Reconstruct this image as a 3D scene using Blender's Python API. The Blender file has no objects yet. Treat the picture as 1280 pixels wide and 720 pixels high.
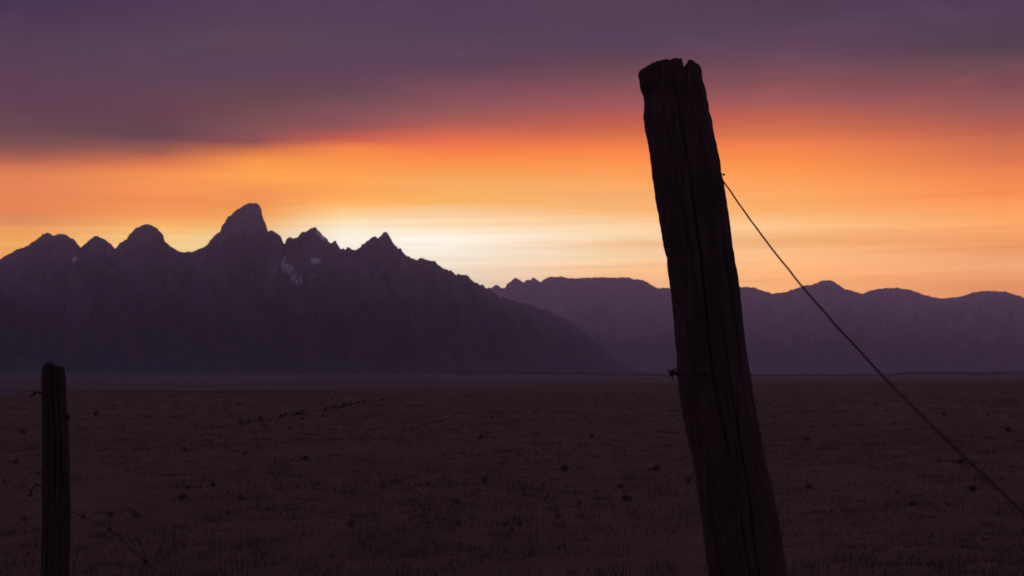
import bpy, math, random
import numpy as np

random.seed(11); rng = np.random.default_rng(11)
C = bpy.context.scene.collection
SC = bpy.context.scene

# ------------------------------------------------------------------ camera geometry
F = 2000.0                       # focal length in pixels of a 1280 wide frame
EYE = 1.3
HOR = 466.0
PITCH = math.atan((HOR - 360) / F)
cp, sp = math.cos(PITCH), math.sin(PITCH)

def ray(u, v):
    """X/Y and (Z-EYE)/Y of the line of sight through a frame position"""
    a = (np.asarray(u, float) - 640) / F; b = (360 - np.asarray(v, float)) / F
    y = cp - b * sp; z = sp + b * cp
    return a / y, z / y

def at(u, v, Y):
    sx, sz = ray(u, v)
    return np.array([sx * Y, Y + 0 * sx, EYE + sz * Y])

# ------------------------------------------------------------------ noise
_perm = np.random.default_rng(5).permutation(512)
_grad = np.random.default_rng(6).normal(size=(512, 3)); _grad /= np.linalg.norm(_grad, axis=1)[:, None]
def noise(x, y, z=0.0):
    x, y, z = np.broadcast_arrays(np.asarray(x, float), np.asarray(y, float), np.asarray(z, float))
    xi, yi, zi = np.floor(x).astype(int), np.floor(y).astype(int), np.floor(z).astype(int)
    fx, fy, fz = x - xi, y - yi, z - zi
    w = lambda t: t * t * t * (t * (t * 6 - 15) + 10)
    wx, wy, wz = w(fx), w(fy), w(fz)
    out = 0
    for dx in (0, 1):
        for dy in (0, 1):
            for dz in (0, 1):
                h = _perm[(_perm[(_perm[(xi + dx) & 511] + yi + dy) & 511] + zi + dz) & 511]
                g = _grad[h]
                d = g[..., 0] * (fx - dx) + g[..., 1] * (fy - dy) + g[..., 2] * (fz - dz)
                out = out + d * (wx if dx else 1 - wx) * (wy if dy else 1 - wy) * (wz if dz else 1 - wz)
    return out * 1.5
def fbm(x, y, z=0.0, o=5, gain=.5):
    s, a = 0, 1.0
    for i in range(o):
        s = s + a * noise(x * 2**i + 17.3 * i, y * 2**i + 5.1 * i, np.asarray(z) * 2**i + 3.7 * i); a *= gain
    return s
def ridged(x, y, o=5, gain=.5):
    s, a = 0, 1.0
    for i in range(o):
        s = s + a * (1 - 2.2 * np.abs(noise(x * 2**i + 9.3 * i, y * 2**i + 2.1 * i, .5 * i))); a *= gain
    return s / 2
sm = lambda x, a, b: (lambda t: t * t * (3 - 2 * t))(np.clip((x - a) / (b - a), 0, 1))

# ------------------------------------------------------------------ mesh helpers
def mesh(name, V, Fc, mat, parent=None, smooth=True, attrs=None):
    me = bpy.data.meshes.new(name)
    V = np.asarray(V, np.float32).reshape(-1, 3)
    if isinstance(Fc, np.ndarray):
        k = Fc.shape[1]; n = len(Fc)
        me.vertices.add(len(V)); me.vertices.foreach_set('co', V.ravel())
        me.loops.add(n * k); me.loops.foreach_set('vertex_index', Fc.astype(np.int32).ravel())
        me.polygons.add(n); me.polygons.foreach_set('loop_start', np.arange(n, dtype=np.int32) * k)
        me.update(calc_edges=True)
    else:
        me.from_pydata(V.tolist(), [], Fc)
    me.validate()
    me.polygons.foreach_set('use_smooth', [smooth] * len(me.polygons))
    if attrs:
        for k, a in attrs.items():
            at_ = me.attributes.new(k, 'FLOAT', 'POINT'); at_.data.foreach_set('value', np.asarray(a, np.float32).ravel())
    me.materials.append(mat)
    o = bpy.data.objects.new(name, me); C.objects.link(o)
    if parent: o.parent = parent
    return o

def grid_faces(n, m, wrap=False):
    i = np.arange(n - 1)[:, None]; j = np.arange(m if wrap else m - 1)[None, :]
    j2 = (j + 1) % m
    a = i * m + j; b = i * m + j2; c = (i + 1) * m + j2; d = (i + 1) * m + j
    return np.stack([a, b, c, d], -1).reshape(-1, 4)

def tube(points, radii, sides=8):
    P = np.asarray(points, float); n = len(P)
    R = np.broadcast_to(np.asarray(radii, float), (n,))
    T = np.gradient(P, axis=0); T /= np.linalg.norm(T, axis=1)[:, None] + 1e-12
    N = np.cross(T[0], [0.3, 0.2, 1.0]); N /= np.linalg.norm(N)
    rings = []
    for k in range(n):
        N = N - T[k] * np.dot(N, T[k]); N /= np.linalg.norm(N)
        B = np.cross(T[k], N)
        th = np.arange(sides) * 2 * math.pi / sides
        rings.append(P[k] + R[k] * (np.cos(th)[:, None] * N + np.sin(th)[:, None] * B))
    V = np.concatenate(rings); Fc = grid_faces(n, sides, True).tolist()
    Fc.append(list(range(sides))[::-1]); Fc.append(list(range((n - 1) * sides, n * sides)))
    return V, Fc

def join(parts):
    Vs, Fs, k = [], [], 0
    for V, Fc in parts:
        Vs.append(V); Fs += [[i + k for i in f] for f in (Fc.tolist() if isinstance(Fc, np.ndarray) else Fc)]; k += len(V)
    return np.concatenate(Vs), Fs

def tag(o, label=None, cat=None, group=None, kind=None):
    if label: o['label'] = label
    if cat: o['category'] = cat
    if group: o['group'] = group
    if kind: o['kind'] = kind
    return o

# ------------------------------------------------------------------ materials
def new_mat(name):
    m = bpy.data.materials.new(name); m.use_nodes = True
    nt = m.node_tree; b = nt.nodes['Principled BSDF']
    return m, nt, b
def N(nt, t, **kw):
    n = nt.nodes.new(t)
    for k, v in kw.items():
        if k in n.inputs: n.inputs[k].default_value = v
        else: setattr(n, k, v)
    return n
def ramp(nt, fac, stops, interp='LINEAR'):
    r = nt.nodes.new('ShaderNodeValToRGB'); cr = r.color_ramp; cr.interpolation = interp
    while len(cr.elements) < len(stops): cr.elements.new(0.5)
    for e, (p, c) in zip(cr.elements, stops):
        e.position = p; e.color = (*c, 1) if len(c) == 3 else c
    if fac is not None: nt.links.new(fac, r.inputs[0])
    return r
def vec_scaled(nt, sc_, coord='Object'):
    tc = N(nt, 'ShaderNodeTexCoord'); mp = N(nt, 'ShaderNodeMapping'); mp.inputs['Scale'].default_value = sc_
    nt.links.new(tc.outputs[coord], mp.inputs['Vector']); return mp.outputs[0]
def ntex(nt, vec, scale, detail=6, rough=.6, dist=0):
    n = N(nt, 'ShaderNodeTexNoise'); n.inputs['Scale'].default_value = scale; n.inputs['Detail'].default_value = detail
    n.inputs['Roughness'].default_value = rough; n.inputs['Distortion'].default_value = dist
    nt.links.new(vec, n.inputs['Vector']); return n.outputs['Fac']
def mixc(nt, fac, a, b, mode='MIX'):
    m = N(nt, 'ShaderNodeMix', data_type='RGBA', blend_type=mode)
    for s, x in ((m.inputs[0], fac), (m.inputs[6], a), (m.inputs[7], b)):
        if hasattr(x, 'is_output'): nt.links.new(x, s)
        else: s.default_value = x if isinstance(x, (int, float)) else ((*x, 1) if len(x) == 3 else x)
    return m.outputs[2]
def math_(nt, op, a, b=None, c=None, clamp=False):
    m = N(nt, 'ShaderNodeMath', operation=op); m.use_clamp = clamp
    for i, x in enumerate((a, b, c)):
        if x is None: continue
        if hasattr(x, 'is_output'): nt.links.new(x, m.inputs[i])
        else: m.inputs[i].default_value = x
    return m.outputs[0]
def bump(nt, b, h, strength, dist):
    n = N(nt, 'ShaderNodeBump'); n.inputs['Strength'].default_value = strength; n.inputs['Distance'].default_value = dist
    nt.links.new(h, n.inputs['Height']); nt.links.new(n.outputs[0], b.inputs['Normal'])

# weathered wood
def wood_mat(name, k=1.0):
    m, nt, b = new_mat(name)
    grain = ntex(nt, vec_scaled(nt, (60, 60, 2.2)), 1.6, 8, .65, .3)
    fine = ntex(nt, vec_scaled(nt, (260, 260, 7)), 1.5, 5, .6)
    blot = ntex(nt, vec_scaled(nt, (7, 7, 3)), 1.3, 5, .6)
    col = ramp(nt, grain, [(.30, (.055*k, .034*k, .028*k)), (.48, (.12*k, .075*k, .060*k)), (.62, (.165*k, .108*k, .088*k)), (.75, (.23*k, .165*k, .14*k))]).outputs[0]
    c2 = mixc(nt, ramp(nt, blot, [(.42, (0, 0, 0)), (.68, (1, 1, 1))]).outputs[0], col, (.085*k, .052*k, .036*k))
    lich = ramp(nt, ntex(nt, vec_scaled(nt, (40, 40, 26)), 1.0, 6, .7), [(.64, (0, 0, 0)), (.70, (1, 1, 1))]).outputs[0]
    c3 = mixc(nt, math_(nt, 'MULTIPLY', lich, .6), c2, (.24*k, .20*k, .14*k))
    nt.links.new(c3, b.inputs['Base Color']); b.inputs['Roughness'].default_value = .9
    b.inputs['Specular IOR Level'].default_value = .25
    bump(nt, b, math_(nt, 'ADD', math_(nt, 'MULTIPLY', fine, .5), grain), .9, .004)
    return m
M_WOOD = wood_mat('weathered_wood', .56)
M_WOOD2 = wood_mat('weathered_wood_grey', .44)

m, nt, b = new_mat('rusty_wire')
r_ = ntex(nt, vec_scaled(nt, (1, 1, 1)), 300, 4)
nt.links.new(ramp(nt, r_, [(.35, (.032, .013, .008)), (.65, (.068, .026, .015))]).outputs[0], b.inputs['Base Color'])
b.inputs['Metallic'].default_value = 0; b.inputs['Roughness'].default_value = .85; b.inputs['Specular IOR Level'].default_value = .12
M_WIRE = m

m, nt, b = new_mat('dry_grass_blade')
tc = N(nt, 'ShaderNodeAttribute', attribute_name='tint')
nt.links.new(ramp(nt, tc.outputs['Fac'], [(0, (.090, .057, .039)), (.5, (.124, .078, .052)), (1, (.175, .113, .072))]).outputs[0], b.inputs['Base Color'])
b.inputs['Roughness'].default_value = .85; b.inputs['Specular IOR Level'].default_value = .1
M_GRASS = m

m, nt, b = new_mat('sagebrush_leaf')
tc = N(nt, 'ShaderNodeAttribute', attribute_name='tint')
nt.links.new(ramp(nt, tc.outputs['Fac'], [(0, (.095, .062, .044)), (1, (.165, .108, .076))]).outputs[0], b.inputs['Base Color'])
b.inputs['Roughness'].default_value = .9; b.inputs['Specular IOR Level'].default_value = .1
M_SAGE = m
m, nt, b = new_mat('sagebrush_stem'); b.inputs['Base Color'].default_value = (.06, .042, .032, 1); b.inputs['Roughness'].default_value = .9
M_STEM = m

# ground: dry grass plain, the same soil out to the mountains
m, nt, b = new_mat('ground_soil_and_grass')
n1 = ntex(nt, vec_scaled(nt, (.9, .9, .9)), 1.0, 9, .68)
n2 = ntex(nt, vec_scaled(nt, (.10, .05, .1)), 1.0, 6, .6)
n3 = ntex(nt, vec_scaled(nt, (7, 7, 7)), 1.0, 6, .7)
n4 = ntex(nt, vec_scaled(nt, (.0011, .0016, .001)), 1.0, 6, .62)
col = ramp(nt, n1, [(.30, (.085, .052, .035)), (.5, (.108, .067, .045)), (.7, (.132, .083, .055))]).outputs[0]
col = mixc(nt, ramp(nt, n2, [(.40, (0, 0, 0)), (.62, (1, 1, 1))]).outputs[0], col, (.130, .081, .056))
col = mixc(nt, math_(nt, 'MULTIPLY', ramp(nt, n3, [(.50, (0, 0, 0)), (.66, (1, 1, 1))]).outputs[0], .55), col, (.085, .053, .040))
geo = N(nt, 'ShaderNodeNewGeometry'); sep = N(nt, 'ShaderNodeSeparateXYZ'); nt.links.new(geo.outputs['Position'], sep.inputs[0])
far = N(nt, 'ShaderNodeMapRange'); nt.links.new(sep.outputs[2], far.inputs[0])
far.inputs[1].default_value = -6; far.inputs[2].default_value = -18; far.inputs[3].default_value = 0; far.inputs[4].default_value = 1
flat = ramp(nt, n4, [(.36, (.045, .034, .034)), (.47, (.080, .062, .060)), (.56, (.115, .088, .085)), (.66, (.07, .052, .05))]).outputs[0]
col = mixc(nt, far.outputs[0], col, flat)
nt.links.new(col, b.inputs['Base Color']); b.inputs['Roughness'].default_value = .95; b.inputs['Specular IOR Level'].default_value = .1
bump(nt, b, math_(nt, 'ADD', n3, n1), .8, .06)
M_GROUND = m

# mountains
def rock_mat(name, k, scale):
    m, nt, b = new_mat(name)
    v = vec_scaled(nt, (1, 1, 1))
    n1 = ntex(nt, v, .0016 * scale, 9, .65, .2); n2 = ntex(nt, vec_scaled(nt, (1, 1, .7)), .004 * scale, 8, .7)
    rock = ramp(nt, n1, [(.3, (.28*k, .20*k, .19*k)), (.6, (.34*k, .25*k, .235*k)), (.75, (.40*k, .30*k, .28*k))]).outputs[0]
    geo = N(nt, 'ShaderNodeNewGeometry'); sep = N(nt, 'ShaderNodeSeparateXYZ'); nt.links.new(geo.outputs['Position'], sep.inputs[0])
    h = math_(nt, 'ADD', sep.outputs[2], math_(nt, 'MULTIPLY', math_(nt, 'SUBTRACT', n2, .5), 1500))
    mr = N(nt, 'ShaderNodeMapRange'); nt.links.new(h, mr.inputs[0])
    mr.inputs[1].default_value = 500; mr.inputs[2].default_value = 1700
    c = mixc(nt, mr.outputs[0], (.028*k, .030*k, .036*k), rock)  # dark wooded foot, pale rock above; contrast also paints in the peaks' veiling glow
    a = N(nt, 'ShaderNodeAttribute', attribute_name='snow')
    sn = math_(nt, 'ADD', a.outputs['Fac'], math_(nt, 'MULTIPLY', math_(nt, 'SUBTRACT', n2, .5), 1.2))
    sr = ramp(nt, sn, [(.34, (0, 0, 0)), (.80, (1, 1, 1))]).outputs[0]
    c = mixc(nt, sr, c, (.80, .78, .80))
    nt.links.new(c, b.inputs['Base Color']); b.inputs['Roughness'].default_value = .95; b.inputs['Specular IOR Level'].default_value = .1
    bump(nt, b, math_(nt, 'ADD', n1, n2), .35, 40)
    return m
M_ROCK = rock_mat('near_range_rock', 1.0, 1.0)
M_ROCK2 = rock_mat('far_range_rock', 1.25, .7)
m, nt, b = new_mat('conifer_forest'); b.inputs['Roughness'].default_value = 1
nt.links.new(ramp(nt, ntex(nt, vec_scaled(nt, (1, 1, 1)), .004, 6), [(.35, (.010, .012, .011)), (.7, (.022, .024, .02))]).outputs[0], b.inputs['Base Color'])
M_WOODS = m

# ------------------------------------------------------------------ ground sheet
PLAIN = -22.0
def edge(sx):
    return np.interp(sx, [-.6, -.32, -.12, 0, .09, .32, .6], [92, 100, 118, 160, 205, 225, 240])
def ground_z(x, y):
    d = np.hypot(x, y); sx = np.where(y > 1, x / np.maximum(y, 1), np.sign(x) * .6)
    e = edge(np.clip(sx, -.6, .6)) * (1 + .05 * noise(x * .02, y * .02))
    near = .10 * fbm(x * .12, y * .12, 1.0, 3) + .035 * fbm(x * 1.1, y * 1.1, 2.0, 4) + .16 * noise(x * .03, y * .022, 4.0) * sm(d, 15, 60)
    # shallow washed out ditch running away across the plain
    xd = np.interp(y, [30, 43, 60, 78, 94, 130], [-9.5, -7.1, -6.9, -6.6, -4.7, -2.0]) + .5 * noise(y * .12, 3.0)
    near = near - .14 * np.exp(-((x - xd) / .5) ** 2) * sm(y, 34, 42) * (1 - sm(y, 92, 112))
    t = sm(d, e, e + 90)
    return near * (1 - t) + (PLAIN + 1.2 * noise(x * .002, y * .002)) * t
r = np.concatenate([[.01], np.geomspace(1.2, 300, 330), np.geomspace(310, 46000, 90)])
th_f = np.linspace(-.42, .42, 620)
th_b = np.linspace(.42, 2 * math.pi - .42, 150)[1:-1]
th = np.concatenate([th_f, th_b])
Rg, Tg = np.meshgrid(r, th, indexing='ij')
X, Y = Rg * np.sin(Tg), Rg * np.cos(Tg)
Z = ground_z(X, Y)
ground = mesh('ground', np.stack([X, Y, Z], -1), grid_faces(len(r), len(th), True)[:, ::-1].copy(), M_GROUND)
tag(ground, 'dark dry grass plain stretching to the foot of the mountains', None, None, 'structure')

# ------------------------------------------------------------------ mountain ranges
near_line = [(-900,430),(-700,400),(-560,372),(-420,352),(-300,338),(-220,322),(-150,330),(-90,316),(-40,330),(0,324),(12,317),(25,310.5),(35,307),(45,300),(52,294),(60,290.5),(66,295),(72,293),(80,292.5),(88,297),(93,300),(98,306),(101,309),(108,303),(115,297),(121,294),(126,297),(133,301),(139,306),(144,311),(150,304),(158,300),(162,293),(170,285),(178,281),(185,280.5),(193,283),(200,289),(204,294),(206,302),(213,308),(222,313),(230,315.5),(240,314.5),(248,312),(258,307),(264,299),(268,294),(275,290),(278,282),(285,272),(295,263),(303,258),(311,254.5),(320,254),(324,256),(327,262),(328,270),(332,280),(335,289),(340,289),(346,291),(351,296),(354,304),(356,306),(358,300),(362,298),(369,297.5),(372,297),(376,291),(382,289),(390,286),(394,284),(398,288),(402,293),(407,299),(413,304),(417,303),(420,302),(424,309),(427,312),(432,312),(434,309),(438,310),(442,312.5),(448,312),(453,306),(460,300),(467,296),(469,295.5),(472,299),(474,297),(480,291),(484,291.5),(488,297),(492,306),(497,312),(500,310),(503,316),(508,320),(515,323),(522,325),(530,325),(538,326),(544,328),(549,332),(557,337),(564,339),(570,343),(577,344),(581,343),(586,347),(592,352),(600,357),(608,361),(615,364.5),(625,371),(640,375),(655,379),(670,384),(685,389),(700,396),(712,402),(722,409),(735,419),(748,429),(760,438),(775,449),(790,458),(805,464),(830,470),(880,471)]
far_line = [(200,400),(330,380),(450,372),(540,368),(600,364),(608,361),(614,360),(618,357),(622,356),(626,359),(630,361),(634,356),(641,349),(645,347),(650,350),(655,353),(658,350),(663,350),(666,347),(670,349),(676,352),(683,348),(690,346),(702,346),(712,348),(725,348),(735,347),(748,346.5),(768,347),(785,347),(794,349),(803,350),(810,353),(817,358),(822,360),(832,360),(850,361),(880,359),(905,358),(925,358.5),(935,359),(942,359),(950,362),(965,367),(980,365.5),(993,361.5),(1005,357),(1016,355.5),(1028,351),(1036,349.5),(1045,354),(1055,361),(1068,364.5),(1076,367.5),(1082,365.5),(1092,362),(1105,360.5),(1120,359.5),(1137,362),(1150,367),(1165,371),(1176,373.5),(1190,372),(1205,370),(1215,366),(1228,364),(1255,364),(1265,367),(1280,372),(1320,378),(1370,368),(1420,374),(1500,364),(1580,380),(1700,378),(1850,400),(2100,430)]

spiky = lambda u: np.interp(u, [-900, 0, 60, 330, 345, 640, 690, 705, 2100], [.6, .3, .3, .3, 1, 1, .8, .25, .25])
def mountain_range(name, line, u0, u1, du, yfoot, ycrest, amp, mat, rough, label, snows=()):
    u = np.arange(u0, u1, du)
    L = np.array(line, float)
    v = np.interp(u, L[:, 0], L[:, 1])
    inside = (v < 452)
    v = v + rough * fbm(u * .22, 1.7, 8.0, 3) * inside
    teeth = np.maximum(0, noise(u * .31, 3.3, rough)) + .6 * np.maximum(0, noise(u * .13, 6.3, rough))
    v = v - rough * 2.2 * teeth * inside * spiky(u)
    sx, sz = ray(u, v)
    # crest wanders in depth; separate peaks stand nearer or farther
    yc = ycrest * (1 + .035 * noise(u * .009, 4.2) + .02 * noise(u * .03, 9.2))
    yf = yfoot * (1 + .02 * noise(u * .012, 7.7))
    if name == 'mountains':                               # the right shoulder swings away from the viewer
        away = np.interp(u, [520, 620, 800], [1, 1.15, 1.75]); yc = yc * away; yf = yf * away
    n = len(u); k = np.ones(61) / 61
    H = EYE + sz * yc
    Hs = np.convolve(np.pad(H, 30, mode='edge'), k, 'valid')
    tf = np.concatenate([np.linspace(0, .9, 60), np.linspace(.91, 1.0, 14)])
    tb = np.linspace(1.02, 2.0, 26)
    t = np.concatenate([tf, tb])
    T, U = np.meshgrid(t, u, indexing='ij')
    Yg = np.where(T <= 1, yf + (yc - yf) * T, yc + (yc - yf) * (T - 1) * .9)
    Xg = sx[None, :] * Yg
    d = np.abs(1 - T)
    w = sm(T, .45, 1.0) * (T <= 1) + (T > 1) * (1 - sm(T, 1, 1.5))
    Hc = Hs[None] * (1 - w) + H[None] * w
    shape = np.where(T <= 1, T ** 1.45, (2 - T) ** 1.2)
    base = PLAIN - 3
    h = base + (Hc - base) * shape
    q = 4 * np.clip(T, 0, 2) * d * np.where(T > 1, .6, 1)
    q = np.minimum(q, 1)
    relief = np.clip(Hs / 1200, .05, 1.4)[None]
    h = h + amp * q * relief * (ridged(Xg / 1500, Yg / 2600, 6, .55) - .45 + .5 * fbm(Xg / 400, Yg / 700, 2., 4))
    cap = EYE + sz[None] * Yg * (1 - .10 * np.minimum(d * 2.5, 1))
    cap = np.where(T <= .999, cap - 4 * (1 - T) * 30 * np.clip(relief, 0, 1), cap)
    h = np.where(T < .999, np.minimum(h, np.maximum(cap, base)), h)
    h = np.where((T > 1.0), np.minimum(h, EYE + (sz * yc * .995)[None]), h)
    h = np.where((T == 0) | (T >= 1.999), base - 5, h)
    snow = np.zeros_like(h)
    # where snow lies: hollows below the peaks
    vv = 360 - F * (((h - EYE) * cp - Yg * sp) / (Yg * cp + (h - EYE) * sp))
    for (su, sv, ru, rv, a, k_) in snows:
        ca, sa = math.cos(a), math.sin(a)
        du_, dv_ = U - su, vv - sv
        p = (du_ * ca + dv_ * sa) / ru; q_ = (-du_ * sa + dv_ * ca) / rv
        snow = np.maximum(snow, k_ * np.exp(-(p * p + q_ * q_)))
    snow *= .86 * (T <= 1.001)
    o = mesh(name, np.stack([Xg, Yg, h], -1), grid_faces(len(t), n)[:, ::-1].copy() if False else grid_faces(len(t), n), mat, attrs={'snow': snow})
    return tag(o, label, None, None, 'structure')

snows = [(402, 296, 9, 3, .9, .95), (397, 291, 4, 2.5, .5, .9), (356, 326, 4, 7, .1, .85), (363, 337, 10, 9, .5, .74), (394, 326, 12, 5, -.1, .82),
         (95, 323, 6, 2.6, -.5, 1.0), (86, 329, 5, 2.5, 0, .85), (292, 306, 2.5, 3, 0, .85), (158, 322, 4, 5, .6, .5), (440, 322, 5, 3, 0, .5),
         (312, 262, 3, 3, 0, .3), (372, 350, 14, 6, .4, .78), (388, 342, 12, 5, .2, .62), (345, 335, 6, 10, .2, .5), (75, 330, 9, 4, 0, .5)]
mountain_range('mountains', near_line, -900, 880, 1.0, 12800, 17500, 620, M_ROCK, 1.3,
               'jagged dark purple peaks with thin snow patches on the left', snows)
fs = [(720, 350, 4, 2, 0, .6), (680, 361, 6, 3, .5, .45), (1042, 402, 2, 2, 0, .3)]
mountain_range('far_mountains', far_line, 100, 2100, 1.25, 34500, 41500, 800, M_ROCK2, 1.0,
               'hazy lower mountain ridge behind the leaning post', fs)

# low forested rise at the foot of the peaks
u = np.arange(-900, 1700, 4.0); sx, _ = ray(u, 466)
top_h = np.interp(u, [-900, 0, 300, 560, 760, 900, 1100, 1140, 1300, 1700], [58, 52, 46, 34, 16, 8, 8, 30, 33, 28]) - 22
top_h = top_h + 6 * noise(u * .02, 1.1) + 3 * noise(u * .07, 2.1)
t = np.array([0, .15, .35, .5, .65, .85, 1.0]); prof = np.array([0, .35, .8, 1, .85, .4, 0])
T, U = np.meshgrid(t, u, indexing='ij')
Yg = 11300 + 1500 * T; Xg = sx[None] * Yg
Zg = PLAIN - 4 + (top_h[None] - PLAIN) * prof[:, None]
foothills = mesh('foothills', np.stack([Xg, Yg, Zg], -1), grid_faces(len(t), len(u)), M_WOODS)
tag(foothills, 'low wooded rise along the foot of the mountains', None, None, 'structure')
# conifers on it, a far-off wood that reads as one mass
parts_v, parts_f, k = [], [], 0
nt_ = 5200
tu = rng.uniform(-700, 1600, nt_); tt = rng.uniform(.2, .6, nt_)
thh = np.interp(tu, u, top_h)
V = []; Fc = []
for i in range(nt_):
    Yt = 11300 + 1500 * tt[i]; sx_ = float(ray(tu[i], 466)[0]); xx = sx_ * Yt
    zz = PLAIN - 4 + (thh[i] - PLAIN) * np.interp(tt[i], t, prof) - 1
    hh = rng.uniform(7, 17); rr = hh * rng.uniform(.28, .42)
    for lay, (z0, rs, z1) in enumerate(((.08, 1, .6), (.4, .68, 1.0))):
        b0 = len(V)
        for q in range(5):
            a = q * 2 * math.pi / 5 + lay
            V.append((xx + rr * rs * math.cos(a), Yt + rr * rs * math.sin(a), zz + hh * z0))
        V.append((xx, Yt, zz + hh * z1))
        for q in range(5): Fc.append((b0 + q, b0 + (q + 1) % 5, b0 + 5))
wood = mesh('distant_forest', V, np.array(Fc), M_WOODS, smooth=False)
tag(wood, 'distant dark conifer forest in a thin line below the mountains', 'forest', None, 'stuff')

# ------------------------------------------------------------------ fence posts
def z_of_v(v, Y): return float(at(640, v, Y)[2])
def x_of_u(u, v, Y): return float(at(u, v, Y)[0])

def post(name, Y, left, right, top, vbot, mat, seed, cracks, NA=360, NZ=420, rough=1.0, label='', depth=.95):
    Lf = np.array(left, float); Rt = np.array(right, float); Tp = np.array(top, float)
    Yr = Y - .45 * abs(x_of_u(Rt[4, 0], Rt[4, 1], Y) - x_of_u(Lf[4, 0], Lf[4, 1], Y))   # the rim seen from below is the near one
    ztop = z_of_v(Tp[:, 1].min(), Yr)
    zs = np.linspace(-.25, ztop, NZ)
    vz = np.array([360 - F * (((z - EYE) * cp - Y * sp) / (Y * cp + (z - EYE) * sp)) for z in zs])
    def lerp(A, vq):
        out = np.interp(vq, A[:, 1], A[:, 0])
        s = (A[-1, 0] - A[-4, 0]) / (A[-1, 1] - A[-4, 1])
        return np.where(vq > A[-1, 1], A[-1, 0] + (vq - A[-1, 1]) * s, out)
    ul, ur = lerp(Lf, vz), lerp(Rt, vz)
    xl = np.array([x_of_u(a, v, Y) for a, v in zip(ul, vz)]); xr = np.array([x_of_u(a, v, Y) for a, v in zip(ur, vz)])
    cx, hw = (xl + xr) / 2, (xr - xl) / 2
    bx = np.interp(0, zs, cx)
    th = np.arange(NA) * 2 * math.pi / NA
    TH, ZZ = np.meshgrid(th, zs)
    ct, st = np.cos(TH), np.sin(TH)
    side = np.abs(ct) ** 3                                  # keep the outline, roughen the faces
    s = seed * 7.3
    rad = 1 + .05 * fbm(ct * 1.6 + s, st * 1.6, ZZ * .8, 3) * (1 - side)
    rad += rough * .030 * fbm(ct * 9 + s, st * 9, ZZ * 1.6, 4) * (1 - .6 * side) * (1 - .6 * sm(ZZ, ztop - .12, ztop))        # long grain
    rad += rough * .022 * fbm(ct * 26 + s, st * 26, ZZ * 3.2, 3) * (1 - .5 * side)
    rad += rough * .014 * noise(ct * 5 + s, st * 5, ZZ * 26) * (1 - .3 * side)
    rad += .012 * fbm(ct * 3 + s, st * 3, ZZ * 16, 4) * side + .014 * fbm(s, ct * 2, ZZ * 45, 3) * side
    for (ang, wid, dep, z0, z1, wob) in cracks:
        a = ang + wob * noise(ZZ * 1.7 + ang * 3, 2.2, s) + .02 * noise(ZZ * 9, 4.4, s + ang)
        dd = (TH - a + math.pi) % (2 * math.pi) - math.pi
        fade = sm(ZZ, z0, z0 + .15) * (1 - sm(ZZ, z1 - .1, z1))
        rad -= dep * fade * np.exp(-(dd / (wid * (.6 + .5 * fade))) ** 2)
    HW = hw[:, None]
    Xp = cx[:, None] + HW * rad * ct; Yp = Y + HW * depth * rad * st
    # weathered uneven top following the traced rim, with the through split
    tx = np.array([x_of_u(a, b_, Y) for a, b_ in Tp]); tz = np.array([z_of_v(b_, Yr) for b_ in Tp[:, 1]])
    def rim(x, y):
        base = np.interp(x + (y - Y) * .03, tx, tz)
        return base - .004 * np.abs(fbm(x * 60, (y - Y) * 60, s, 3))
    Zp = ZZ.copy()
    z_a = ztop - .11
    f = np.clip((ZZ - z_a) / (ztop - z_a), 0, 1)
    Rm = rim(Xp, Yp)
    rad = rad
    Zp = np.where(ZZ > z_a, z_a + f * (Rm - z_a), ZZ)
    V = [np.stack([Xp, Yp, Zp], -1).reshape(-1, 3)]
    NC = 34
    rows = NZ
    for kk in range(1, NC):
        g = 1 - kk / NC
        xx = cx[-1] + (Xp[-1] - cx[-1]) * g; yy = Y + (Yp[-1] - Y) * g
        rings_ = .003 * np.sin(g * 60 + 3 * noise(xx * 20, yy * 20, s))
        V.append(np.stack([xx, yy, rim(xx, yy) - .003 + rings_ * .4], -1)); rows += 1
    Vv = np.concatenate(V)
    Fc = grid_faces(rows, NA, True)
    Vv = Vv - np.array([bx, Y, 0])
    o = bpy.data.objects.new(name, None); C.objects.link(o); o.empty_display_size = .1
    o.location = (bx, Y, 0)
    tag(o, label, 'fence post')
    mesh('shaft', Vv, Fc, mat, o)
    def surf(z, ang):                                     # a point on the wood in world space
        h = np.interp(z, zs, hw); c = np.interp(z, zs, cx)
        return np.array([c + h * math.cos(ang), Y + h * depth * math.sin(ang), z])
    return o, surf

L1 = [(798,83),(799,89),(800.6,106),(804,116),(805.6,125),(804.6,147),(806,158),(810,178),(813,196),(815,215),(819,242),(822,262),(826,283),(829,302),(834,322),(836,345),(839,366),(842,395),(844,425),(845.5,440),(846.5,453),(846,463),(849,490),(852,508),(855,525),(860,548),(865,568),(869,590),(872,611),(875,635),(878,658),(881,682),(884,704),(887,720)]
R1 = [(877,83),(878,92),(880,98),(882,105),(883,115),(884,125),(886,140),(889,150),(892,165),(895,180),(898,196),(901,212),(903,223),(905,235),(908,252),(911,269),(914,295),(917.6,320),(921,340),(924.5,361),(927,385),(929,407),(932,430),(934,448),(936,463),(939,479),(943,503),(948,529),(952,552),(957,576),(961,596),(966,615),(970,638),(974,658),(977,679),(980,697),(983,720)]
T1 = [(790,86),(798,83.5),(801,82),(806,80),(811,77.5),(815,76),(825,74.2),(835,74),(838,73),(840,72.3),(846,72.6),(848,75),(849,80),(850.4,86),(851.6,90),(852.8,88),(854,80),(855.4,74.2),(859,73.2),(864,74),(869,76.3),(873.5,78.3),(876.5,82),(878,86),(886,90)]
YB = 4.3
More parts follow.
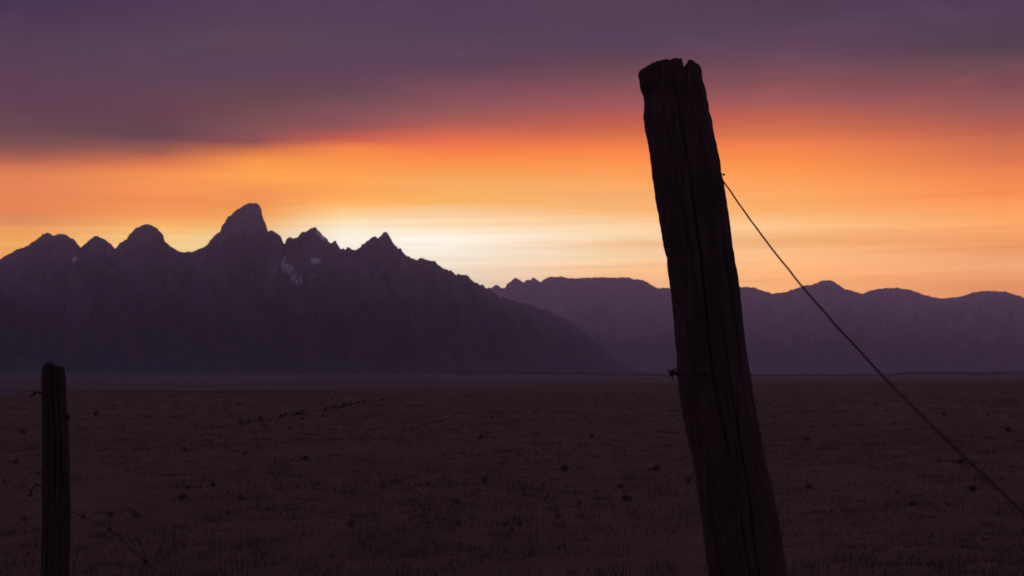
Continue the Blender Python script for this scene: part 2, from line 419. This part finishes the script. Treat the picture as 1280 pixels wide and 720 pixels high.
big, surf_b = post('leaning_fence_post', YB, L1, R1, T1, 720, M_WOOD, 1.0,
    [(-1.98, .030, .08, 1.4, 2.08, .14), (-1.66, .035, .13, 1.0, 2.12, .16), (-1.30, .025, .10, .5, 1.5, .2), (-.80, .03, .09, .9, 1.7, .14), (-2.35, .03, .08, .5, 1.3, .15), (-1.75, .03, .08, -.2, .95, .2), (1.6, .06, .2, .5, 2.05, .1), (.7, .04, .2, .2, 2.0, .1), (2.4, .04, .2, .2, 2.0, .1)],
    NZ=520, label='thick weathered wooden fence post leaning left, large in front')
L2 = [(53,457),(52.6,462),(52,475),(52.5,498),(53,520),(53,557),(53,600),(53,634),(52.6,680),(52,720)]
R2 = [(81,457),(82,463),(82,475),(82.5,498),(84,515),(84.5,530),(86,557),(86.5,590),(87.5,634),(87,680),(86,720)]
T2 = [(46,463),(53,460),(55,459),(57,455),(58.5,460),(60,454),(62,451),(63.5,455),(65,457),(67,463),(68.5,455),(72,457),(74,462),(76,457.5),(79,459.5),(80.5,464),(82,464),(90,468)]
YL = 8.0
small, surf_s = post('upright_fence_post', YL, L2, R2, T2, 720, M_WOOD2, 2.0,
    [(-1.4, .08, .25, .6, 1.6, .2), (-1.95, .05, .15, .2, 1.2, .15), (-.9, .05, .2, .6, 1.5, .1), (1.5, .08, .3, .5, 1.6, .1)],
    NA=240, NZ=320, rough=1.5, label='thin upright wooden fence post at the left edge of the frame')

def staple(parent, p, size=.012, name='staple'):
    # a U nail standing out of the wood, toward the camera
    a = np.linspace(0, math.pi, 9)
    P = [(-size * .6, .02, 0)] + [(-size * .6 * math.cos(x), -.004 - size * .55 * math.sin(x), 0) for x in a] + [(size * .6, .02, 0)]
    V, Fc = tube(np.array(P), .0018, 6)
    o = mesh(name, V, Fc, M_WIRE, parent); o.location = np.array(p) - np.array(parent.location)
    return o

# ------------------------------------------------------------------ wires
def smooth_path(pts, n):
    P = np.array(pts, float); tt_ = np.concatenate([[0], np.cumsum(np.linalg.norm(np.diff(P, axis=0), axis=1))])
    q = np.linspace(0, tt_[-1], n); out = np.stack([np.interp(q, tt_, P[:, i]) for i in range(3)], 1)
    for _ in range(6):
        out[1:-1] = (out[:-2] + 2 * out[1:-1] + out[2:]) / 4
    return out

# long loose strand from the right side of the leaning post, coming towards the viewer
za = z_of_v(222, YB)
P0 = surf_b(za, 0.0) + np.array([-.003, -.0, 0]); P1 = at(1280, 640, 1.95)
q = np.linspace(0, 1.04, 70)[:, None]
S = P0 + (P1 - P0) * q
S[:, 2] -= (4 * q * (1 - q) * .040)[:, 0]
S[:, 0] += .0018 * noise(q[:, 0] * 22, .3); S[:, 2] += .0018 * noise(q[:, 0] * 19, 5.3)
dS = S[-1] - S[-2]; dS /= np.linalg.norm(dS)
tail = [S[-1]]
d_ = dS.copy()
while tail[-1][2] > .03 and len(tail) < 120:
    d_ = d_ + np.array([.004, -.002, -.035]); d_ /= np.linalg.norm(d_); tail.append(tail[-1] + d_ * .03)
for _ in range(24):
    d_ = d_ + np.array([.05, .04, 0]); d_[2] = 0; d_ /= np.linalg.norm(d_); tail.append(tail[-1] + d_ * .02)
path = np.concatenate([S, np.array(tail[1:])])
# knot round the post behind it
wrap = [surf_b(za - .004 * a, a) for a in np.linspace(math.pi * .9, 0, 26)]
V, Fc = tube(np.concatenate([np.array(wrap)[:-1], path]), .0021, 8)
o = mesh('loose_fence_wire', V, Fc, M_WIRE)
tag(o, 'long loose rusty wire running down to the right from the leaning post', 'wire')
staple(big, surf_b(za + .004, -.35) + np.array([0, -.001, 0]), .014)

def tie(name, surf, z, a0, a1, stub, label, rw=.0021, tilt=.012):
    """a wire tied round a post: loops, then a twisted end standing off the wood"""
    A = np.linspace(a0, a1, 40)
    P = [surf(z + tilt * math.sin(a) + .006 * (a - a0) / 6, a) * 1.0 for a in A]
    c = surf(z, 0) * .5 + surf(z, math.pi) * .5
    P = [c + (p - c) * np.array([1.02, 1.02, 1]) for p in P]
    end = P[-1]
    parts = []
    st_ = [np.array(end) + np.array(s_) for s_ in stub]
    parts.append(tube(np.concatenate([np.array(P), smooth_path([end] + st_, 26)[1:]]), rw, 7))
    # second twist round the stub and two cut barbs
    sp_ = smooth_path([end] + st_, 30)
    tw = sp_ + np.stack([.0035 * np.cos(np.arange(30) * 1.3), .0035 * np.sin(np.arange(30) * 1.3), .0035 * np.sin(np.arange(30) * 1.3 + 1)], 1)
    parts.append(tube(tw, rw, 6))
    mid = sp_[17]
    for s_ in ((.010, -.006, .016), (-.012, .004, .013), (.004, -.010, -.017)):
        parts.append(tube(np.array([mid - np.array(s_) * .4, mid, mid + np.array(s_)]), [rw, rw, rw * .5], 6))
    V, Fc = join(parts)
    o = mesh(name, V, Fc, M_WIRE); tag(o, label, 'wire')
    return o
tie('wire_tie', surf_b, z_of_v(468, YB), -.1, 3.35, [(-.008, -.01, .004), (-.017, -.014, -.002), (-.022, -.010, .006), (-.012, -.004, .010)],
    'knot of rusty wire tied round the leaning post at mountain foot level', .0024)
staple(big, surf_b(z_of_v(466, YB), -1.9), .016)
tie('wire_tie', surf_s, z_of_v(492, YL), -.1, 3.3, [(-.02, 0, .008), (-.035, -.01, -.004), (-.05, -.01, -.022)],
    'rusty wire end sticking out left near the top of the thin post', .003)
tie('wire_tie', surf_s, z_of_v(520, YL), 3.3, -.15, [(.006, 0, .01), (.012, -.01, -.004), (-.006, -.012, -.016)],
    'small wire knot on the right side of the thin post', .003)
tie('wire_tie', surf_s, z_of_v(608, YL), -.1, 3.3, [(-.03, 0, .01), (-.055, -.01, -.03), (-.045, 0, -.05), (-.07, 0, -.045)],
    'bent wire end sticking out left halfway down the thin post', .0028)
# broken strand drooping right from the thin post to the grass
z0 = z_of_v(640, YL)
A = np.linspace(math.pi * .9, 0, 24)
wr = [surf_s(z0, a) for a in A]
pts = [wr[-1], wr[-1] + np.array([.03, -.01, .004]), at(98, 645, YL - .05), at(110, 648, YL - .1), at(124, 655, YL - .2), at(140, 664, YL - .3), at(152, 674, YL - .35), at(160, 684, YL - .4)]
g = pts[-1].copy()
for s_ in range(1, 9):
    g = g + np.array([.05 + .02 * s_, -.02, -.04 - .012 * s_]); pts.append(g.copy())
    if g[2] < .05: break
sp_ = smooth_path(pts, 90)
sp_[:, 2] = np.maximum(sp_[:, 2], .02)
parts = [tube(np.concatenate([np.array(wr)[:-1], sp_]), .0019, 6)]
for kx in (7, 24, 42, 60, 78):
    mid = sp_[kx]
    for s_ in ((.006, -.004, .017), (-.008, .004, .015), (.010, .008, -.012), (-.006, -.006, -.016)):
        parts.append(tube(np.array([mid - np.array(s_) * .3, mid, mid + np.array(s_)]), [.002, .002, .001], 5))
    parts.append(tube(np.array([mid + np.array([.007 * math.cos(a), .004 * math.sin(a), .006 * math.sin(a)]) + np.array([a * .0009, 0, 0]) for a in np.linspace(0, 12, 26)]), .0022, 5))
V, Fc = join(parts)
o = mesh('barbed_wire', V, Fc, M_WIRE)
tag(o, 'broken barbed wire drooping right from the thin post into the grass', 'wire')

# ------------------------------------------------------------------ grass
def grass_field(nt, seed):
    g = np.random.default_rng(seed)
    d = np.exp(g.uniform(math.log(6.5), math.log(105), nt)); a = g.uniform(-.42, .42, nt)
    x, y = d * np.tan(a), d
    keep = noise(x * .35, y * .25, 2.0) + .5 * noise(x * 1.2, y * 1.1, 6.) > -.28 + g.uniform(-.25, .25, nt)
    x, y, d = x[keep], y[keep], d[keep]
    nb = 11
    n = len(x)
    X0 = np.repeat(x, nb) + g.normal(0, .045, n * nb) * (1 + np.repeat(d, nb) * .02)
    Y0 = np.repeat(y, nb) + g.normal(0, .05, n * nb) * (1 + np.repeat(d, nb) * .02)
    D = np.repeat(d, nb)
    H = np.repeat(g.uniform(.025, .085, n) * (1 + .5 * noise(x * .2, y * .2, 9.)), nb) * g.uniform(.5, 1.15, n * nb)
    W = g.uniform(.0016, .0032, n * nb) * (1 + D * .045)
    az = g.uniform(0, 2 * math.pi, n * nb); lean = g.uniform(.1, .75, n * nb) * H
    lx, ly = np.cos(az) * lean, np.sin(az) * lean
    fa = g.uniform(0, math.pi, n * nb); wx, wy = np.cos(fa) * W, np.sin(fa) * W
    Z0 = ground_z(X0, Y0) - .01
    p = lambda x_, y_, z_: np.stack([x_, y_, z_], -1)
    V = np.stack([p(X0 - wx, Y0 - wy, Z0), p(X0 + wx, Y0 + wy, Z0),
                  p(X0 + lx * .4 + wx * .7, Y0 + ly * .4 + wy * .7, Z0 + H * .62), p(X0 + lx * .4 - wx * .7, Y0 + ly * .4 - wy * .7, Z0 + H * .62),
                  p(X0 + lx, Y0 + ly, Z0 + H)], 1)
    m_ = len(X0); b0 = np.arange(m_)[:, None] * 5
    tri = np.concatenate([b0 + np.array([[0, 1, 2]]), b0 + np.array([[0, 2, 3]]), b0 + np.array([[3, 2, 4]])])
    tint = np.repeat(np.clip(np.repeat(g.uniform(.15, .8, n), nb) + g.normal(0, .15, m_), 0, 1), 5)
    return V.reshape(-1, 3), tri, tint
V, tri, tint = grass_field(15000, 3)
o = mesh('dry_grass', V, tri, M_GRASS, smooth=False, attrs={'tint': tint})
tag(o, 'low dry brown grass covering the plain', 'grass', None, 'stuff')

# ------------------------------------------------------------------ sagebrush
def bush_meshes(seed):
    g = np.random.default_rng(seed)
    clumps = []
    for _ in range(11):
        a = g.uniform(0, 2 * math.pi); rr = g.uniform(0, .36); clumps.append((rr * math.cos(a), rr * math.sin(a), g.uniform(.25, .62) * (1.1 - rr), g.uniform(.10, .2)))
    n = 1500
    ci = g.integers(0, len(clumps), n); Cc = np.array(clumps)[ci]
    v = g.normal(size=(n, 3)); v /= np.linalg.norm(v, axis=1)[:, None]; v *= (g.uniform(.2, 1, n) ** .4)[:, None]
    P = Cc[:, :3] + v * Cc[:, 3:4] * np.array([1.15, 1.15, 1.0]); P[:, 2] = np.maximum(P[:, 2], .03)
    a1 = g.normal(size=(n, 3)); a1 /= np.linalg.norm(a1, axis=1)[:, None]; a1[:, 2] = np.abs(a1[:, 2]) + .3
    b1 = np.cross(a1, g.normal(size=(n, 3))); b1 /= np.linalg.norm(b1, axis=1)[:, None]
    ln = g.uniform(.03, .075, n)[:, None]; wd = g.uniform(.006, .013, n)[:, None]
    V = np.stack([P - b1 * wd, P + b1 * wd, P + a1 * ln + b1 * wd * .6, P + a1 * ln - b1 * wd * .6], 1)
    Fc = np.arange(n * 4).reshape(-1, 4); tint = np.repeat(g.uniform(0, 1, n), 4)
    st_ = [tube(np.array([[0, 0, -.05], [c[0] * .35, c[1] * .35, c[2] * .4], [c[0] * .8, c[1] * .8, c[2] * .9]]), [.022, .013, .005], 5) for c in clumps]
    return (V.reshape(-1, 3), Fc, tint), join(st_)
protos = []
for s_ in (21, 22, 23, 24):
    (V, Fc, tint), (SV, SF) = bush_meshes(s_)
    f = bpy.data.objects.new('sagebrush', None); C.objects.link(f); f.empty_display_size = .1
    protos.append((f, mesh('foliage', V, Fc, M_SAGE, f, smooth=False, attrs={'tint': tint}), mesh('stem', SV, SF, M_STEM, f)))
used_p = set()
def place_bush(x, y, size, label, group):
    i = random.randrange(4); f, lv, st = protos[i]
    if i in used_p:
        f2 = f.copy(); C.objects.link(f2)
        for ch in (lv, st):
            c2 = ch.copy(); C.objects.link(c2); c2.parent = f2
        f = f2
    used_p.add(i)
    f.location = (x, y, float(ground_z(np.array(x), np.array(y))) - .01)
    f.rotation_euler = (0, 0, random.uniform(0, 6.28)); w = random.uniform(1.0, 1.5)
    f.scale = (size * w, size * w, size * random.uniform(.75, 1.05))
    tag(f, label, 'bush', group)
def ground_at(u, v):
    sx_, sz_ = ray(u, v); d = -EYE / float(sz_); return float(sx_) * d, d
LAB1 = 'small dark sagebrush clump scattered on the open dry plain'; G1 = 'sagebrush clumps scattered over the plain'
LAB2 = 'low dark sagebrush in the diagonal line running across the plain'; G2 = 'sagebrush along the shallow ditch'
spots = [(231,567,.2),(306,571,.2),(381,577,.25),(266,612,.2),(234,618,.16),(300,630,.18),(169,652,.2),(601,551,.3),(606,602,.24),(570,630,.22),(656,613,.14),(684,619,.14),(725,631,.15),(783,625,.26),(698,647,.18),(740,547,.35),(706,588,.28),(775,604,.26),(1011,611,.22),(1202,582,.26),(1217,619,.3),(1142,631,.18),(478,617,.17),(335,642,.14),(380,578,.22),(572,665,.16),(650,660,.14),(640,670,.12),(1180,520,.4),(1010,548,.3),(1260,540,.35),(915,600,.2),(820,588,.25),(860,600,.2),(120,520,.4),(28,545,.3),(20,580,.25),(138,652,.16)]
for (u_, v_, s_) in spots:
    x, y = ground_at(u_, v_); place_bush(x, y, s_ * .5, LAB1, G1)
for k in range(26):
    d = math.exp(random.uniform(math.log(9.5), math.log(105))); a = random.uniform(-.36, .36)
    place_bush(d * math.tan(a), d, random.uniform(.04, .10) * (1 + d * .009), LAB1, G1)
for k in range(95):
    t_ = (k + random.uniform(-.4, .4)) / 95; y = 41 + 55 * t_
    x = float(np.interp(y, [41, 60, 78, 94], [-7.2, -6.9, -6.6, -4.7])) + random.gauss(0, .12)
    place_bush(x, y, random.uniform(.10, .19), LAB2, G2)

# ------------------------------------------------------------------ haze
def box(name, x0, x1, y0, y1, z0, z1, mat):
    V = [(x, y, z) for x in (x0, x1) for y in (y0, y1) for z in (z0, z1)]
    Fc = [(0, 1, 3, 2), (4, 6, 7, 5), (0, 4, 5, 1), (2, 3, 7, 6), (0, 2, 6, 4), (1, 5, 7, 3)]
    return mesh(name, V, Fc, mat, smooth=False)
m = bpy.data.materials.new('haze_air'); m.use_nodes = True; nt = m.node_tree
for n in list(nt.nodes):
    if n.type != 'OUTPUT_MATERIAL': nt.nodes.remove(n)
out = [n for n in nt.nodes if n.type == 'OUTPUT_MATERIAL'][0]
pv = nt.nodes.new('ShaderNodeVolumePrincipled')
pv.inputs['Color'].default_value = (.90, .83, .97, 1); pv.inputs['Density'].default_value = HAZE_D = 1.6e-5
pv.inputs['Anisotropy'].default_value = .45
nt.links.new(pv.outputs[0], out.inputs['Volume'])
hz = box('haze', -48000, 48000, -48000, 52000, PLAIN - 10, 2950, m)
tag(hz, 'thin evening haze over the plain and mountains', None, None, 'stuff')

# ------------------------------------------------------------------ sky
W = bpy.data.worlds.new('World'); SC.world = W; W.use_nodes = True
nt = W.node_tree; bg = nt.nodes['Background']
def lin(c):                      # display value to light
    f = lambda s: s / 12.92 if s <= .04045 else ((s + .055) / 1.055) ** 2.4
    return tuple(f(x / 255) for x in c)
SKY = {
 30: [(0, 59.3, 42.5, 78.2),(50, 76.6, 55.4, 79.4),(100, 88.8, 58.3, 79.0),(130, 95.8, 58.5, 78.0),(165, 109.6, 72.3, 75.7),(180, 131.0, 80.9, 74.9),(193, 166.6, 94.7, 75.2),(205, 214.7, 115.8, 76.4),(218, 258.1, 147.0, 77.8),(230, 265.1, 149.2, 86.5),(260, 271.8, 155.1, 73.3),(275, 266.5, 163.2, 94.8),(288, 289.9, 191.1, 94.8),(300, 298.0, 207.8, 94.8),(330, 301.6, 213.4, 100.1)],
 200: [(0, 69.1, 50.3, 82.4),(50, 82.2, 60.5, 82.9),(100, 89.7, 63.5, 81.9),(140, 102.5, 61.5, 75.4),(170, 100.2, 64.4, 72.3),(178, 132.0, 79.8, 76.5),(190, 176.8, 96.8, 75.3),(203, 244.0, 128.7, 75.3),(216, 285.0, 164.2, 76.1),(230, 287.8, 173.2, 81.3),(250, 284.2, 166.5, 80.1),(268, 297.4, 186.8, 91.8),(282, 305.8, 221.2, 113.3),(295, 307.0, 246.6, 150.8),(312, 309.3, 261.6, 166.7)],
 320: [(0, 76.7, 55.0, 85.2),(50, 87.7, 64.6, 80.6),(90, 87.2, 61.4, 85.7),(120, 101.8, 67.4, 70.6),(145, 123.1, 77.4, 74.0),(165, 140.1, 84.6, 84.1),(180, 161.2, 82.5, 79.5),(190, 247.8, 133.6, 60.8),(200, 286.1, 169.1, 68.1),(220, 295.7, 191.6, 75.9),(240, 277.7, 166.9, 77.6),(260, 283.3, 177.7, 79.5),(275, 291.0, 205, 100),(285, 292, 227, 138),(300, 296, 258, 190)],
 430: [(0, 77.1, 55.1, 84.1),(50, 84.7, 63.7, 85.9),(90, 92.6, 63.3, 86.2),(120, 106.6, 71.4, 77.7),(145, 143.0, 83.3, 87.7),(160, 154.9, 85.9, 84.6),(175, 224.6, 102.2, 72.2),(186, 280.8, 152.2, 66.2),(200, 286.4, 167.5, 68.6),(225, 294.5, 191.0, 84.1),(245, 298.7, 193.2, 91.7),(258, 309.0, 219.3, 111.8),(272, 306.2, 265.9, 195.3),(284, 308.7, 286.6, 240.1),(295, 312.2, 302.4, 278.2),(305, 312.2, 302.4, 282.0)],
 560: [(0, 74.1, 52.5, 82.5),(50, 83.9, 61.2, 84.4),(80, 88.9, 60.2, 81.7),(110, 125.5, 74.1, 88.9),(140, 157.7, 90.7, 86.1),(160, 203.4, 102.1, 83.9),(175, 256.9, 119.7, 73.0),(190, 281.2, 143.4, 59.6),(205, 284.7, 171.1, 68.9),(230, 287.0, 199.1, 102.8),(255, 296.7, 215.3, 99.6),(270, 305.4, 253.7, 193.8),(285, 312.5, 275.2, 218.0),(295, 316.7, 305.4, 282.7),(315, 316.7, 304.2, 280.0),(330, 315.4, 294.4, 261.8)],
 760: [(0, 79.0, 61.3, 81.1),(50, 80.0, 61.0, 86.6),(75, 94.1, 65.7, 79.1),(100, 124.6, 75.2, 82.9),(130, 172.0, 89.5, 88.4),(155, 215.4, 100.6, 71.9),(170, 242.9, 124.2, 64.1),(185, 281.9, 145.9, 63.8),(200, 286.9, 165.3, 67.9),(225, 292.0, 193.3, 96.6),(250, 290.8, 210.3, 126.4),(265, 306.6, 223.8, 131.9),(280, 305.3, 254.7, 193.9),(297, 306.3, 275.5, 220.3),(303, 307.3, 247.6, 180.3),(320, 314.9, 273.9, 212.8),(340, 334.5, 259.8, 181.3)],
 990: [(0, 72.1, 54.2, 77.9),(50, 89.9, 63.9, 84.0),(75, 110.0, 71.3, 89.2),(100, 134.9, 79.1, 81.7),(125, 168.5, 91.7, 91.2),(145, 211.2, 105.3, 74.1),(165, 238.8, 124.5, 68.1),(185, 280.5, 147.9, 74.5),(205, 289.6, 166.5, 66.1),(230, 297.5, 188.5, 92.2),(260, 299.0, 208.3, 112.8),(285, 314.2, 241.7, 161.0),(300, 300.7, 217.2, 127.9),(320, 332.2, 248.4, 164.6),(345, 348.8, 246.0, 148.5)],
 1250: [(0, 76.8, 55.8, 85.0),(60, 79.0, 59.5, 72.5),(80, 111.6, 74.7, 81.9),(110, 139.0, 76.8, 78.4),(135, 163.2, 92.8, 85.5),(160, 204.5, 101.5, 75.5),(180, 232.8, 123.1, 75.5),(200, 253.5, 133.2, 74.9),(220, 283.9, 155.0, 74.2),(245, 295.9, 168.4, 77.3),(265, 304.8, 198.6, 103.0),(285, 311.3, 205.8, 116.3),(310, 298.8, 190.9, 110.4),(330, 318.5, 222.7, 143.7),(350, 317.4, 202.8, 115.7)],
}
HZ_T = 1.0
EL0, EL1 = -.05, .50
geo = N(nt, 'ShaderNodeTexCoord'); sep = N(nt, 'ShaderNodeSeparateXYZ'); nt.links.new(geo.outputs['Generated'], sep.inputs[0])
azim = math_(nt, 'ARCTAN2', sep.outputs[0], sep.outputs[1])
elev = math_(nt, 'ARCSINE', sep.outputs[2])
# cloud structure: long level streaks (azimuth stretched against elevation)
cmb = N(nt, 'ShaderNodeCombineXYZ')
nt.links.new(math_(nt, 'MULTIPLY', azim, 4.0), cmb.inputs[0]); nt.links.new(math_(nt, 'MULTIPLY', elev, 55.0), cmb.inputs[1])
st1 = ntex(nt, cmb.outputs[0], 1.0, 5, .55, .4)
cmb2 = N(nt, 'ShaderNodeCombineXYZ')
nt.links.new(math_(nt, 'MULTIPLY', azim, 14.0), cmb2.inputs[0]); nt.links.new(math_(nt, 'MULTIPLY', elev, 150.0), cmb2.inputs[1]); cmb2.inputs[2].default_value = 4
st2 = ntex(nt, cmb2.outputs[0], 1.0, 5, .6, .8)
e2 = math_(nt, 'ADD', elev, math_(nt, 'MULTIPLY', math_(nt, 'SUBTRACT', st1, .5), .007))
e2 = math_(nt, 'ADD', e2, math_(nt, 'MULTIPLY', math_(nt, 'SUBTRACT', st2, .5), .005))
pos = math_(nt, 'DIVIDE', math_(nt, 'SUBTRACT', e2, EL0), EL1 - EL0, clamp=True)
cols = []
for u_, rows in SKY.items():
    stops = []
    for (v_, r_, g_, b_) in rows:
        sx_, sz_ = ray(u_, v_); el = math.atan2(float(sz_), math.hypot(1, float(sx_)))
        stops.append((( el - EL0) / (EL1 - EL0), lin((r_, g_, b_))))
    stops.append((0.0, tuple(.55 * c for c in stops[-1][1])))
    stops.append((.55, (.10, .062, .11))); stops.append((.72, (.150, .105, .20))); stops.append((1.0, (.155, .115, .23)))
    stops.sort(key=lambda s: s[0])
    cols.append((math.atan(float(ray(u_, 300)[0])), ramp(nt, pos, stops).outputs[0]))
back = ramp(nt, pos, [(0, (.085, .062, .11)), (.15, (.14, .102, .185)), (.4, (.155, .115, .21)), (1, (.155, .118, .23))]).outputs[0]
acc = cols[0][1]
for (a0, _), (a1, c1) in zip(cols[:-1], cols[1:]):
    f = math_(nt, 'DIVIDE', math_(nt, 'SUBTRACT', azim, a0), a1 - a0, clamp=True)
    acc = mixc(nt, f, acc, c1)
# the glow dies away towards the sides and back
absa = math_(nt, 'ABSOLUTE', math_(nt, 'ADD', azim, .02))
mr = N(nt, 'ShaderNodeMapRange', interpolation_type='SMOOTHSTEP'); nt.links.new(absa, mr.inputs[0])
mr.inputs[1].default_value = .34; mr.inputs[2].default_value = 1.25
acc = mixc(nt, mr.outputs[0], acc, back)
# soft unevenness of the cloud deck
br = N(nt, 'ShaderNodeMapRange'); nt.links.new(math_(nt, 'ADD', math_(nt, 'MULTIPLY', st1, .6), math_(nt, 'MULTIPLY', st2, .4)), br.inputs[0])
cmb3 = N(nt, 'ShaderNodeCombineXYZ')
nt.links.new(math_(nt, 'MULTIPLY', azim, 3.2), cmb3.inputs[0]); nt.links.new(math_(nt, 'MULTIPLY', math_(nt, 'ADD', elev, math_(nt, 'MULTIPLY', azim, -.012)), 330.0), cmb3.inputs[1]); cmb3.inputs[2].default_value = 8
st3 = ntex(nt, cmb3.outputs[0], 1.0, 4, .6, .5)
lowm = N(nt, 'ShaderNodeMapRange', interpolation_type='SMOOTHSTEP'); nt.links.new(elev, lowm.inputs[0])
lowm.inputs[1].default_value = .095; lowm.inputs[2].default_value = .13; lowm.inputs[3].default_value = .34; lowm.inputs[4].default_value = .05
thin = math_(nt, 'ADD', 1.0, math_(nt, 'MULTIPLY', math_(nt, 'SUBTRACT', st3, .5), lowm.outputs[0]))
# a few faint feathery wisps in the grey deck
cmb4 = N(nt, 'ShaderNodeCombineXYZ')
nt.links.new(math_(nt, 'MULTIPLY', azim, 11.0), cmb4.inputs[0]); nt.links.new(math_(nt, 'MULTIPLY', math_(nt, 'ADD', elev, math_(nt, 'MULTIPLY', azim, -.12)), 48.0), cmb4.inputs[1]); cmb4.inputs[2].default_value = 2.4
wisp = ramp(nt, ntex(nt, cmb4.outputs[0], 1.0, 8, .62, 1.2), [(.50, (0, 0, 0)), (.80, (1, 1, 1))]).outputs[0]
wm = math_(nt, 'MULTIPLY', wisp, .24)
br.inputs[1].default_value = .3; br.inputs[2].default_value = .7; br.inputs[3].default_value = .94; br.inputs[4].default_value = 1.06
hi = N(nt, 'ShaderNodeMapRange', interpolation_type='SMOOTHSTEP'); nt.links.new(elev, hi.inputs[0])
hi.inputs[1].default_value = .15; hi.inputs[2].default_value = .18
vm = N(nt, 'ShaderNodeVectorMath', operation='SCALE'); nt.links.new(acc, vm.inputs[0]); nt.links.new(math_(nt, 'MULTIPLY', math_(nt, 'MULTIPLY', br.outputs[0], thin), math_(nt, 'ADD', 1.0, math_(nt, 'MULTIPLY', wm, hi.outputs[0]))), vm.inputs['Scale'])
# clear twilight sky above the cloud bank
SUN_EL, SUN_AZ = math.radians(1.2), math.radians(-2.0)
sky = N(nt, 'ShaderNodeTexSky'); sky.sky_type = 'NISHITA'; sky.sun_disc = False
sky.sun_elevation = SUN_EL; sky.sun_rotation = SUN_AZ
skys = N(nt, 'ShaderNodeVectorMath', operation='SCALE'); nt.links.new(sky.outputs[0], skys.inputs[0]); skys.inputs['Scale'].default_value = .05
up = N(nt, 'ShaderNodeMapRange', interpolation_type='SMOOTHSTEP'); nt.links.new(elev, up.inputs[0])
up.inputs[1].default_value = .45; up.inputs[2].default_value = 1.1; up.inputs[3].default_value = 0; up.inputs[4].default_value = .35
final = mixc(nt, up.outputs[0], vm.outputs[0], skys.outputs[0])
nt.links.new(final, bg.inputs['Color']); bg.inputs['Strength'].default_value = 1.0

# ------------------------------------------------------------------ sun, just gone behind the ridge
sl = bpy.data.lights.new('sun', 'SUN'); sl.energy = .25; sl.angle = math.radians(.5); sl.color = (1, .62, .35)
so = bpy.data.objects.new('sun', sl); C.objects.link(so)
so.rotation_euler = (math.radians(90) - SUN_EL, 0, math.pi - SUN_AZ)
so.location = (0, 0, 60)

# ------------------------------------------------------------------ camera and render settings
cam = bpy.data.cameras.new('camera'); co = bpy.data.objects.new('camera', cam); C.objects.link(co)
co.location = (0, 0, EYE); co.rotation_euler = (math.pi / 2 + PITCH, 0, 0)
cam.sensor_width = 36; cam.lens = 36 * F / 1280; cam.clip_start = .05; cam.clip_end = 200000
cam.dof.use_dof = True; cam.dof.focus_distance = 7.5; cam.dof.aperture_fstop = 9
SC.camera = co
SC.view_settings.view_transform = 'Standard'; SC.view_settings.look = 'None'
SC.view_settings.exposure = 0; SC.view_settings.gamma = 1; SC.view_settings.use_curve_mapping = False
SC.cycles.use_denoising = True
SC.cycles.max_bounces = 5; SC.cycles.volume_bounces = 1; SC.cycles.diffuse_bounces = 2
SC.cycles.sample_clamp_indirect = 4
